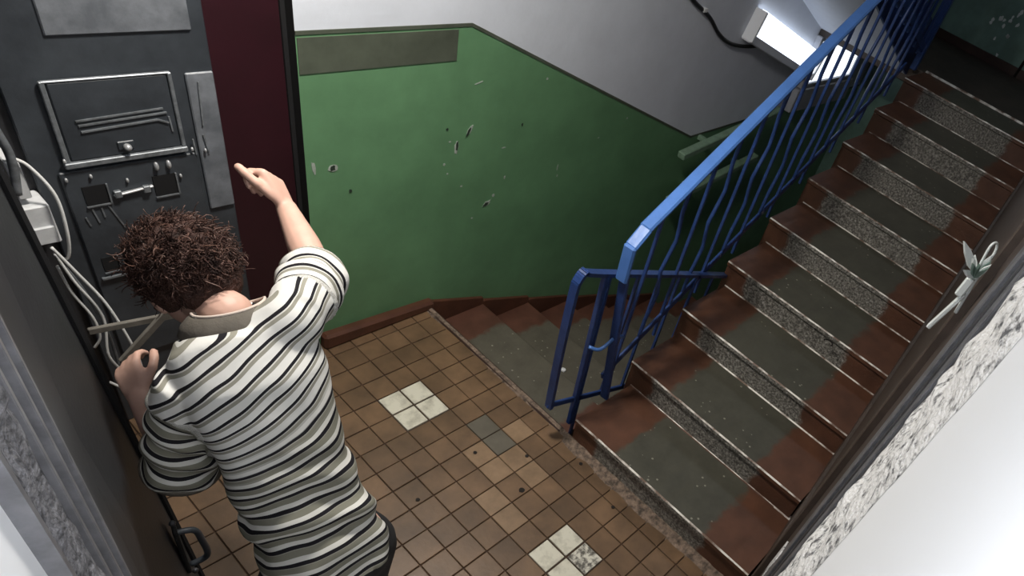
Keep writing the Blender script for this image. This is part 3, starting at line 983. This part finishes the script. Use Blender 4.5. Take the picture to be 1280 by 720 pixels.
rough_strip(LW, -0.150, -0.055, 0.014, 0.2, 2.6, 'roughcast_edge', 'rough_grey', wl, 3.0)
lbox(-0.155, -0.147, 0.0, 0.012, 0, 2.6).build('corner_bead', 'frame_pale', parent=wl)
fl = struct(lbox(-0.070, 0.012, -0.10, 0.004, 0, 2.15).build('trim_2', 'frame'), 'metal door frame in the near left corner')
for sa, sb, dq in [(-0.058, -0.050, 0.010), (-0.030, -0.022, 0.012), (-0.008, -0.001, 0.014)]:
    lbox(sa, sb, 0.002, dq, 0, 2.15).build('frame_ridge', 'frame_pale', parent=fl, bevel=0.001)
# charcoal leaf, slightly out of plumb
b = B()
e0, e1 = LW(0.742, 0.022, 0.01), LW(0.732, -0.085, 2.12)
h0, h1 = LW(0.012, 0.0, 0.01), LW(0.012, 0.0, 2.12)
th = nr * -0.045
b.add([h0, e0, e1, h1, h0 + th, e0 + th, e1 + th, h1 + th], [(0, 1, 2, 3), (7, 6, 5, 4), (0, 4, 5, 1), (1, 5, 6, 2), (2, 6, 7, 3), (3, 7, 4, 0)])
dl = struct(b.build('door_2', 'leaf', bevel=0.003), 'charcoal door leaf filling the lower left corner')


def leafpt(s, d, z):
    q = s / 0.742
    lean = 0.022 - 0.107 * z / 2.12
    return LW(s, lean * q + d, z)


b = B()
pts = [leafpt(0.734, 0.004, z) for z in (0.05, 1.0, 2.1)]
b.tube(pts, 0.008, 6)
b.build('door_edge', 'black', parent=dl)
hd = B()
hd.obox(leafpt(0.645, 0.006, 0.50), udir * 0.020, nr * 0.005, (0, 0, 0.10))
ho = hd.build('lock_plate', 'black', parent=dl, bevel=0.003)
hp = smoothpath([leafpt(0.640, 0.008, 0.58), leafpt(0.640, 0.045, 0.57), leafpt(0.640, 0.052, 0.52), leafpt(0.640, 0.050, 0.44), leafpt(0.640, 0.010, 0.42)], 5)
B().tube(hp, 0.008, 8).build('door_handle', 'cabinet', parent=dl, smooth=True)
for zz in (0.62, 0.38):
    B().ball(leafpt(0.642, 0.012, zz), 0.008, 8, 6).build('lock_cylinder', 'frame', parent=dl, smooth=True)

# ------------------------------------------------------------------ right foreground wall with the neighbouring door
RB = Vector((-1.114, -0.862, 0))
rdir = Vector((0.9945, 0.1045, 0))
rn = Vector((-0.1045, 0.9945, 0))


def RW(s, d, z):
    return RB + rdir * s + rn * d + Vector((0, 0, z))


def rbox(s0, s1, d0, d1, z0, z1, bb=None):
    bb = bb or B()
    bb.obox(RW((s0 + s1) / 2, (d0 + d1) / 2, (z0 + z1) / 2), rdir * (s1 - s0) / 2, rn * (d1 - d0) / 2, (0, 0, (z1 - z0) / 2))
    return bb


wr = struct(rbox(-0.4, 0.86, -0.2, 0.0, -0.2, 2.8).build('wall_right', 'plaster'), 'white wall in the near right corner')
rough_strip(RW, 0.70, 0.98, 0.018, 0.2, 2.6, 'plaster_edge', 'rough', wr, 9.0, ns=10, nz=220)
fr = struct(rbox(0.86, 1.22, -0.12, 0.006, 0, 2.15).build('trim_3', 'frame'), 'grey metal door frame in the near right corner')
for sa, sb, dq, mm in [(0.99, 1.03, 0.012, 'frame_pale'), (1.08, 1.10, 0.010, 'frame'), (1.15, 1.22, 0.014, 'frame_pale')]:
    rbox(sa, sb, 0.004, dq, 0, 2.15).build('frame_ridge', mm, parent=fr, bevel=0.002)
d3 = struct(rbox(1.22, 1.52, -0.06, 0.002, 0.01, 2.12).build('door_3', 'frame_brown'), 'dark brown door edge in the near right corner')
rbox(1.50, 1.56, -0.02, 0.022, 0, 2.15).build('door_casing', 'frame_brown', parent=d3, bevel=0.003)
b = B()
b.obox(RW(1.37, 0.004, 0.62), rdir * 0.05, rn * 0.003, (0, 0, 0.07))
b.build('worn_patch', 'rough', parent=d3)
# stair side wall
b = B()
for (sa, sb) in [(1.56, 6.2)]:
    b.obox(RW((sa + sb) / 2, -0.10, 0.9), rdir * (sb - sa) / 2, rn * 0.10, (0, 0, 2.5))
struct(b.build('wall_stair', 'frame_brown'), 'dark brown wall beside the upper flight')
b = B()
b.prism([RW(1.60, -0.01, 0.0), RW(4.95, -0.01, 1.33), RW(4.95, -0.01, 1.50), RW(1.60, -0.01, 0.22)], tuple(rn * 0.022))
struct(b.build('baseboard_stair', 'frame_brown'), 'sloping brown skirting of the upper flight')

# dried silvery sprig tucked behind the casing
fb = RW(1.46, 0.030, 1.66)
sp = thing('dried_sprig', tuple(fb), 'silvery dried sprig with ribbon tucked into the near right door frame', 'sprig')
fx, fz = rdir, Vector((0, 0, 1))
fy = rn
P = lambda a, c, e: fb + (fx * a + fy * c + fz * e) * 0.8
B().bar(P(0, 0.0, -0.02), P(0.0, 0.025, -0.16), 0.018, 0.010, side=tuple(fx)).build('ribbon', 'leafwhite', parent=sp, bevel=0.002)
B().bar(P(0.02, 0.0, 0.03), P(0.02, -0.012, -0.09), 0.010, 0.008, side=tuple(fx)).build('ribbon', 'leafwhite', parent=sp, bevel=0.002)
B().bar(P(0.0, 0.010, 0.03), P(0.0, 0.012, -0.03), 0.024, 0.018, side=tuple(fx)).build('holder', 'leafwhite', parent=sp, bevel=0.003)
rq = random.Random(21)


def petal(p0, p1, wd, name, m_):
    p0, p1 = Vector(p0), Vector(p1)
    d = p1 - p0
    s_ = d.cross(Vector((0.6, 0.2, -0.6))).normalized() * wd
    n_ = d.cross(s_).normalized() * 0.003
    b_ = B()
    ring = [p0, p0 + d * 0.35 + s_, p0 + d * 0.7 + s_ * 0.8, p1, p0 + d * 0.7 - s_ * 0.8, p0 + d * 0.35 - s_]
    b_.prism([q + n_ * 2 for q in ring], tuple(-n_ * 2))
    return b_.build(name, m_, parent=sp)


petal(P(0, 0.01, 0.04), P(-0.03, 0.085, 0.115), 0.009, 'leaf', 'leafwhite')
for k in range(13):
    a_ = rq.uniform(-0.055, 0.05)
    petal(P(0, 0.008, 0.03), P(a_, rq.uniform(-0.01, 0.055), rq.uniform(0.045, 0.10)), rq.uniform(.003, .007), 'petal', 'leafwhite' if k % 3 else 'leafgreen')
b = B().tube(smoothpath([P(0, 0.01, 0.05), P(0.01, 0.02, 0.12), P(0.03, 0.01, 0.13), P(0.03, 0.0, 0.10), P(0.01, 0.005, 0.05)], 5), 0.003, 6)
b.build('loop', 'leafwhite', parent=sp, smooth=True)


# ------------------------------------------------------------------ person
def capsule(bb, a, c, ra, rc, n=14, rings=5):
    """tapered capsule with rounded ends"""
    a, c = Vector(a), Vector(c)
    d = (c - a).normalized()
    pts, rad = [], []
    for k in range(rings + 1):
        th = math.pi / 2 * (1 - k / rings)
        pts.append(a - d * ra * math.sin(th)); rad.append(max(ra * math.cos(th), 1e-4))
    for k in range(rings + 1):
        th = math.pi / 2 * k / rings
        pts.append(c + d * rc * math.sin(th)); rad.append(max(rc * math.cos(th), 1e-4))
    bb.tube(pts, rad, n)


def ellipsoid(bb, c, r, R=None, n=20, m=14):
    o = len(bb.v)
    bb.ball((0, 0, 0), r, n, m)
    for i in range(o, len(bb.v)):
        v = bb.v[i]
        if R is not None:
            v = R @ v
        bb.v[i] = v + Vector(c)


def fuse(bb, name, mats, parent, voxel, smooth_it=6, post=None):
    """merge closed shapes into one continuous skin (voxel remesh), then relax it"""
    tmp = bb.build(name + '_tmp', mats, origin=(0, 0, 0))
    md = tmp.modifiers.new('r', 'REMESH')
    md.mode = 'VOXEL'
    md.voxel_size = voxel
    md.use_smooth_shade = True
    if smooth_it:
        ms = tmp.modifiers.new('s', 'SMOOTH')
        ms.iterations = smooth_it
        ms.factor = 0.5
    dg = bpy.context.evaluated_depsgraph_get()
    me = bpy.data.meshes.new_from_object(tmp.evaluated_get(dg))
    bpy.data.objects.remove(tmp)
    me.name = name
    me.materials.clear()
    for m_ in mats:
        me.materials.append(M[m_])
    if post:
        post(me)
    off = parent.location
    for v in me.vertices:
        v.co -= off
    for p_ in me.polygons:
        p_.use_smooth = True
    me.update()
    o = bpy.data.objects.new(name, me)
    COL.objects.link(o)
    o.parent = parent
    return o


person = thing('person', (-0.74, 0.04, 0.0), 'person in striped polo shirt seen from behind with right arm raised', 'person')
V = Vector
pel = V((-0.713, 0.042, 0.764)); wai = V((-0.719, 0.153, 0.960)); che = V((-0.716, 0.263, 1.164))
shL = V((-0.822, 0.300, 1.160)); shR = V((-0.607, 0.282, 1.280)); nkb = V((-0.700, 0.362, 1.272))
hdc = V((-0.715, 0.493, 1.256))
elR = V((-0.485, 0.433, 1.226)); wrR = V((-0.439, 0.632, 1.259))
elL = V((-0.858, 0.335, 0.905)); wrL = V((-0.849, 0.523, 0.950))

bd = B()
capsule(bd, pel + V((-.05, 0, 0)), pel + V((.05, 0, 0)), 0.085, 0.085)
capsule(bd, pel, wai, 0.090, 0.085)
capsule(bd, wai, che, 0.085, 0.085)
capsule(bd, che, (shL + shR) / 2, 0.085, 0.060)
capsule(bd, shL, shR, 0.042, 0.042)
capsule(bd, nkb + V((0, .012, -.03)), hdc + V((0.0, -.015, -.03)), 0.047, 0.043)
# head, bent forward, turned a little left
HR = Matrix.Rotation(math.radians(12), 3, 'Z') @ Matrix.Rotation(math.radians(-38), 3, 'X')


def hp_(x, y, z):
    return hdc + HR @ V((x, y, z))


ellipsoid(bd, hp_(0, -0.012, 0.022), (0.072, 0.090, 0.084), HR)
ellipsoid(bd, hp_(0, 0.030, -0.035), (0.056, 0.060, 0.072), HR)
capsule(bd, hp_(0, 0.050, -0.085), hp_(0, 0.062, -0.088), 0.022, 0.018)
capsule(bd, hp_(0, 0.090, 0.005), hp_(0, 0.106, -0.030), 0.009, 0.013)
for s in (-1, 1):
    ellipsoid(bd, hp_(0.074 * s, -0.006, -0.018), (0.010, 0.020, 0.030), HR, 12, 8)
    capsule(bd, hp_(0.018 * s, 0.082, 0.018), hp_(0.042 * s, 0.070, 0.018), 0.010, 0.008)
# arms
for sh, el, wr_, in ((shR, elR, wrR), (shL, elL, wrL)):
    capsule(bd, sh, el, 0.040, 0.034)
    capsule(bd, el, el + (wr_ - el) * 0.4, 0.036, 0.036)
    capsule(bd, el + (wr_ - el) * 0.4, wr_, 0.036, 0.023)


def hand(wr_, fwd, up, side, curl, thumb=1, size=1.0, spread=0.06):
    """palm and five bent fingers; side points to the thumb"""
    fwd, up, side = V(fwd).normalized(), V(up).normalized(), V(side).normalized()
    P_ = lambda f, s, u: wr_ + (fwd * f + side * s + up * u) * size
    for s in (-0.024, -0.008, 0.008, 0.024):
        capsule(bd, P_(0.012, s * 0.65, 0), P_(0.072, s, 0.003), 0.014 * size, 0.0115 * size, 10, 3)
    L = {0.026: 0.066, 0.009: 0.074, -0.009: 0.069, -0.026: 0.054}
    for q, (s, ln) in enumerate(L.items()):
        p = P_(0.074, s, 0.003)
        a = 0.15
        for seg, fr_ in enumerate((0.45, 0.31, 0.24)):
            a += curl[seg]
            d = fwd * math.cos(a) - up * math.sin(a) + side * (s * spread * 20)
            q2 = p + d.normalized() * ln * fr_ * size
            capsule(bd, p, q2, (0.0094 - 0.0008 * seg) * size, (0.0088 - 0.0008 * seg) * size, 10, 3)
            p = q2
    p = P_(0.020, 0.026, -0.004)
    for d, ln in ((fwd * 0.75 + side * 0.75 - up * 0.2, 0.038), (fwd * 0.95 + side * 0.3 - up * 0.35, 0.028), (fwd - up * 0.4, 0.022)):
        q2 = p + d.normalized() * ln * size
        capsule(bd, p, q2, 0.0115 * size, 0.0098 * size, 10, 3)
        p = q2


# right hand, loosely closed and raised; left hand reaching forward to the cables
fR = (wrR - elR).normalized()
hand(wrR, fR * 0.7 + V((-0.22, 0.1, 0.62)), V((0.62, -0.45, 0.62)), V((-0.70, -0.05, 0.70)), (0.95, 1.15, 0.8))
fL = (wrL - elL).normalized()
hand(wrL, fL * 0.85 + V((0.10, 0, 0.18)), V((-0.55, -0.1, 0.82)), V((0.80, 0.0, 0.55)), (0.35, 0.5, 0.4), size=0.9)
# legs (hidden by the shirt and the frame edge) down to the floor
kn = [V((-0.815, 0.10, 0.43)), V((-0.660, 0.05, 0.43))]
an = [V((-0.825, 0.02, 0.075)), V((-0.655, -0.06, 0.075))]
hp2 = [pel + V((-0.075, 0, -0.04)), pel + V((0.075, 0, -0.04))]
for h_, k_, a_ in zip(hp2, kn, an):
    capsule(bd, h_, k_, 0.080, 0.052)
    capsule(bd, k_, a_, 0.050, 0.034)
    capsule(bd, a_ + V((0, -0.02, -0.035)), a_ + V((0, 0.13, -0.045)), 0.032, 0.026)
body = fuse(bd, 'body', ['skin'], person, 0.0042, 5)
# face details
for s in (-1, 1):
    e_ = B()
    ellipsoid(e_, hp_(0.030 * s, 0.077, 0.006), (0.012, 0.008, 0.007), HR, 12, 8)
    e_.build('eye', 'eye', parent=person, smooth=True)
e_ = B()
ellipsoid(e_, hp_(0.0, 0.087, -0.055), (0.022, 0.008, 0.007), HR, 12, 8)
e_.build('mouth', 'lip', parent=person, smooth=True)

# shirt
shb = B()
hem = pel + V((0.0, -0.015, -0.035))
tors = [(hem, 0.132, 0.108), (pel + (wai - pel) * 0.35, 0.128, 0.106), (wai, 0.116, 0.100), (wai + (che - wai) * 0.5, 0.120, 0.100), (che, 0.134, 0.102), (che + (nkb - che) * 0.45, 0.128, 0.092), (nkb + V((0, -.012, -.050)), 0.104, 0.072), (nkb + V((0, -.008, -.020)), 0.066, 0.055)]
axis_pts = [t_[0] for t_ in tors]
shdir = (shR - shL).normalized()
NR = 40
rings = []
for i, (c_, rx, ry) in enumerate(tors):
    t_ = (axis_pts[min(i + 1, len(tors) - 1)] - axis_pts[max(i - 1, 0)]).normalized()
    q = i / (len(tors) - 1)
    sx = (V((1, -0.12, 0)) * (1 - q) + shdir * q).normalized()
    e1 = (sx - t_ * sx.dot(t_)).normalized()
    e2 = t_.cross(e1)
    rings.append([c_ + e1 * rx * math.copysign(abs(math.cos(2 * math.pi * k / NR)) ** 0.85, math.cos(2 * math.pi * k / NR)) + e2 * ry * math.copysign(abs(math.sin(2 * math.pi * k / NR)) ** 0.85, math.sin(2 * math.pi * k / NR)) for k in range(NR)])
vs = [p for r_ in rings for p in r_]
fs = [(i * NR + k, i * NR + (k + 1) % NR, (i + 1) * NR + (k + 1) % NR, (i + 1) * NR + k) for i in range(len(rings) - 1) for k in range(NR)]
fs += [tuple(range(NR))[::-1], tuple((len(rings) - 1) * NR + k for k in range(NR))]
shb.add(vs, fs)
capsule(shb, shL + V((0.02, -0.01, -0.01)), shR + V((-0.02, -.01, -0.01)), 0.060, 0.060, 18)
sleeves = []
for sh, el, fac, r1 in ((shR, elR, 0.90, 0.066), (shL, elL, 1.0, 0.074)):
    d_ = (el - sh)
    L_ = d_.length
    u_ = d_.normalized()
    c1 = sh + u_ * L_ * fac
    shb.tube([sh - u_ * 0.03, sh + u_ * 0.03, sh + u_ * L_ * 0.5, c1 - u_ * 0.012, c1], [0.050, 0.061, 0.064, r1, r1 * 0.97], 24)
    sleeves.append((sh, u_, L_ * fac))


def shirt_post(me):
    # cloth folds and stripe coordinate
    me.calc_loop_triangles()
    tvec = [(axis_pts[i + 1] - axis_pts[i]) for i in range(len(axis_pts) - 1)]
    lens = [t_.length for t_ in tvec]
    cum = [0]
    for l_ in lens:
        cum.append(cum[-1] + l_)
    att = me.attributes.new('stripe', 'FLOAT', 'POINT')
    vals = []
    lows = []
    newco = []
    nors = [v.normal.copy() for v in me.vertices]
    for v in me.vertices:
        p = v.co
        # torso coordinate
        best = None
        for i, t_ in enumerate(tvec):
            q = max(0, min(1, (p - axis_pts[i]).dot(t_) / t_.length_squared))
            dd_ = (p - (axis_pts[i] + t_ * q)).length
            if best is None or dd_ < best[0]:
                best = (dd_, cum[i] + q * lens[i], i)
        along = best[1]
        kind = 0
        # planar stripe coordinate: perpendicular to the spine, tilted with the shoulder line on the upper back
        up_ = (nkb - pel).normalized()
        s1 = (p - pel).dot(up_)
        tl = max(0, min(1, (s1 - 0.20) / 0.2))
        st = s1 - 0.62 * tl * (p - nkb).dot(V((1, 0, 0)))*0.9
        for j, (sh, u_, ln) in enumerate(sleeves):
            a = (p - sh).dot(u_)
            rad = ((p - sh) - u_ * a).length
            lim = 0.035
            if a > lim and rad < 0.085 and a < ln + 0.03:
                inner = (p - (shL + shR) / 2).dot(shdir) * (1 if j == 0 else -1)
                if inner > 0.092 + (0.0 if j == 0 else 0.010):
                    kind = j + 1
                    st = a * 1.0 + 0.011
        f = 0.0
        z = s1
        nz1 = noise.noise(p * 7 + V((3, 1, 2)))
        if kind == 0:
            wz = max(0, 1 - abs(z - 0.13) / 0.22)
            f += 0.010 * wz * math.sin((p.x * 10 + z * 62) + nz1 * 5)
            f += 0.006 * max(0, 1 - z / 0.25) * math.sin(p.x * 48 + nz1 * 4)
            f += 0.004 * noise.noise(p * 15)
            st += 0.012 * nz1 * (0.35 + wz) + 0.005 * noise.noise(p * 18)
        else:
            sh, u_, ln = sleeves[kind - 1]
            a = (p - sh).dot(u_)
            f += 0.006 * math.sin(a * 75 + nz1 * 6) + 0.004 * noise.noise(p * 22)
            st += 0.006 * nz1
        vals.append(st)
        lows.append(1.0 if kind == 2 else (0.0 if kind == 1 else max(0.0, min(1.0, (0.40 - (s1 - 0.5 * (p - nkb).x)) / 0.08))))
        newco.append(p + nors[v.index] * f)
    att.data.foreach_set('value', vals)
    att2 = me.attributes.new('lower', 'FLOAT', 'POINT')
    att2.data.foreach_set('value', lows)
    for v, c_ in zip(me.vertices, newco):
        v.co = c_


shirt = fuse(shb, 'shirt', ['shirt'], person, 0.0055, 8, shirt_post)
# collar: band standing round the neck, pale edge
cb_ = B()
nkd = V((0.0, 0.42, 0.90)).normalized()
c0 = nkb + V((0.0, -0.006, -0.012))
e1 = (shdir - nkd * shdir.dot(nkd)).normalized()
e2 = nkd.cross(e1)
NC = 48
prof_c = [(0.088, -0.030), (0.094, -0.022), (0.082, -0.002), (0.068, 0.010), (0.061, 0.013), (0.056, 0.011), (0.055, -0.008), (0.062, -0.03)]
vs, fs = [], []
for k in range(NC):
    a = 2 * math.pi * k / NC
    dirv = e1 * math.cos(a) * 1.05 + e2 * math.sin(a) * 0.92
    front = max(0, math.sin(a))
    for (rr, hh) in prof_c:
        vs.append(c0 + dirv * rr + nkd * (hh - 0.02 * front))
n = len(prof_c)
for k in range(NC):
    for q in range(n):
        fs.append((k * n + q, k * n + (q + 1) % n, ((k + 1) % NC) * n + (q + 1) % n, ((k + 1) % NC) * n + q))
cb_.add(vs, fs)
col_ = cb_.build('collar', 'collar', parent=shirt, smooth=True, origin=person.location)
ce = B()
ce.tube([c0 + (e1 * math.cos(2 * math.pi * k / 40) * 1.05 + e2 * math.sin(2 * math.pi * k / 40) * 0.92) * 0.0600 + nkd * (0.014 - 0.02 * max(0, math.sin(2 * math.pi * k / 40))) for k in range(41)], 0.003, 6)
ce.build('collar_edge', 'piping', parent=shirt, smooth=True, origin=person.location)
# ribbed sleeve cuffs
for (sh, u_, ln), rr in zip(sleeves, (0.064, 0.072)):
    c1 = sh + u_ * ln
    q_ = B()
    q_.tube([c1 - u_ * 0.012, c1 - u_ * 0.006, c1 + u_ * 0.004, c1 + u_ * 0.006], [rr, rr + 0.003, rr + 0.002, rr - 0.008], 28)
    q_.build('cuff', 'collar', parent=shirt, smooth=True, origin=person.location)

# trousers and shoes
tr = B()
capsule(tr, pel + V((-.05, 0, -0.02)), pel + V((.05, 0, -0.02)), 0.098, 0.098)
for h_, k_, a_ in zip(hp2, kn, an):
    capsule(tr, h_, k_, 0.085, 0.068)
    capsule(tr, k_, a_ + V((0, 0, 0.02)), 0.072, 0.058)
fuse(tr, 'trousers', ['trousers'], person, 0.010, 6)
for a_ in an:
    so = B()
    capsule(so, a_ + V((0, -0.03, -0.032)), a_ + V((0, 0.14, -0.040)), 0.042, 0.034)
    so.box((a_.x - 0.04, a_.y - 0.07, 0.001), (a_.x + 0.04, a_.y + 0.17, 0.025))
    fuse(so, 'shoe', ['shoe'], person, 0.008, 4)

# curly hair: cap with lumps plus loose curls
hb = B()
ellipsoid(hb, hp_(0, -0.018, 0.032), (0.080, 0.088, 0.077), HR, 24, 16)
ellipsoid(hb, hp_(0, -0.062, -0.020), (0.066, 0.042, 0.056), HR, 20, 12)
for s in (-1, 1):
    ellipsoid(hb, hp_(0.062 * s, -0.016, 0.002), (0.024, 0.050, 0.052), HR, 16, 10)
rh = random.Random(4)
for k in range(170):
    th, ph = rh.uniform(0, 2 * math.pi), rh.uniform(-0.35, 1.5)
    d_ = V((math.cos(th) * math.cos(ph), math.sin(th) * math.cos(ph), math.sin(ph)))
    if d_.y > 0.55 and d_.z < 0.35:
        continue
    c_ = hp_(d_.x * 0.081, -0.018 + d_.y * 0.088, 0.030 + d_.z * 0.078)
    ellipsoid(hb, c_, (rh.uniform(.008, .017), rh.uniform(.008, .017), rh.uniform(.008, .017)), None, 10, 8)
hair = fuse(hb, 'hair', ['hair'], person, 0.004, 1)
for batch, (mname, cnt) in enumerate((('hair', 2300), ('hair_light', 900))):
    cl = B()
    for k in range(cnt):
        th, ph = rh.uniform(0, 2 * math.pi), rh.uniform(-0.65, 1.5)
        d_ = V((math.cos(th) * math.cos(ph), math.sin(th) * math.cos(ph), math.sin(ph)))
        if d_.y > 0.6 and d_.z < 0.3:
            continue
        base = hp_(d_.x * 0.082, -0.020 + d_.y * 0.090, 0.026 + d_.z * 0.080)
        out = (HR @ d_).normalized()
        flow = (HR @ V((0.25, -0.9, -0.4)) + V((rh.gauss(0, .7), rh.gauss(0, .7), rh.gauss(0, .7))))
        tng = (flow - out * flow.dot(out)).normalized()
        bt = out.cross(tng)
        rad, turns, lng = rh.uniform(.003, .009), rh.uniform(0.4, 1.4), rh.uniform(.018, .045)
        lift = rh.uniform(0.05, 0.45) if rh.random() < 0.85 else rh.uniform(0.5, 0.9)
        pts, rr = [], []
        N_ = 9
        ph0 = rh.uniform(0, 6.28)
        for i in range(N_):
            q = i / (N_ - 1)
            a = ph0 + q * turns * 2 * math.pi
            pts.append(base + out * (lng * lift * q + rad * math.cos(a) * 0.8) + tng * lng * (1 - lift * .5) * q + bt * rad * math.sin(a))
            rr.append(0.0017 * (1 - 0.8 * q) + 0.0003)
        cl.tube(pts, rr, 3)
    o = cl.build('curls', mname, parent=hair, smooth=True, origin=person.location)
    o['kind'] = 'stuff'
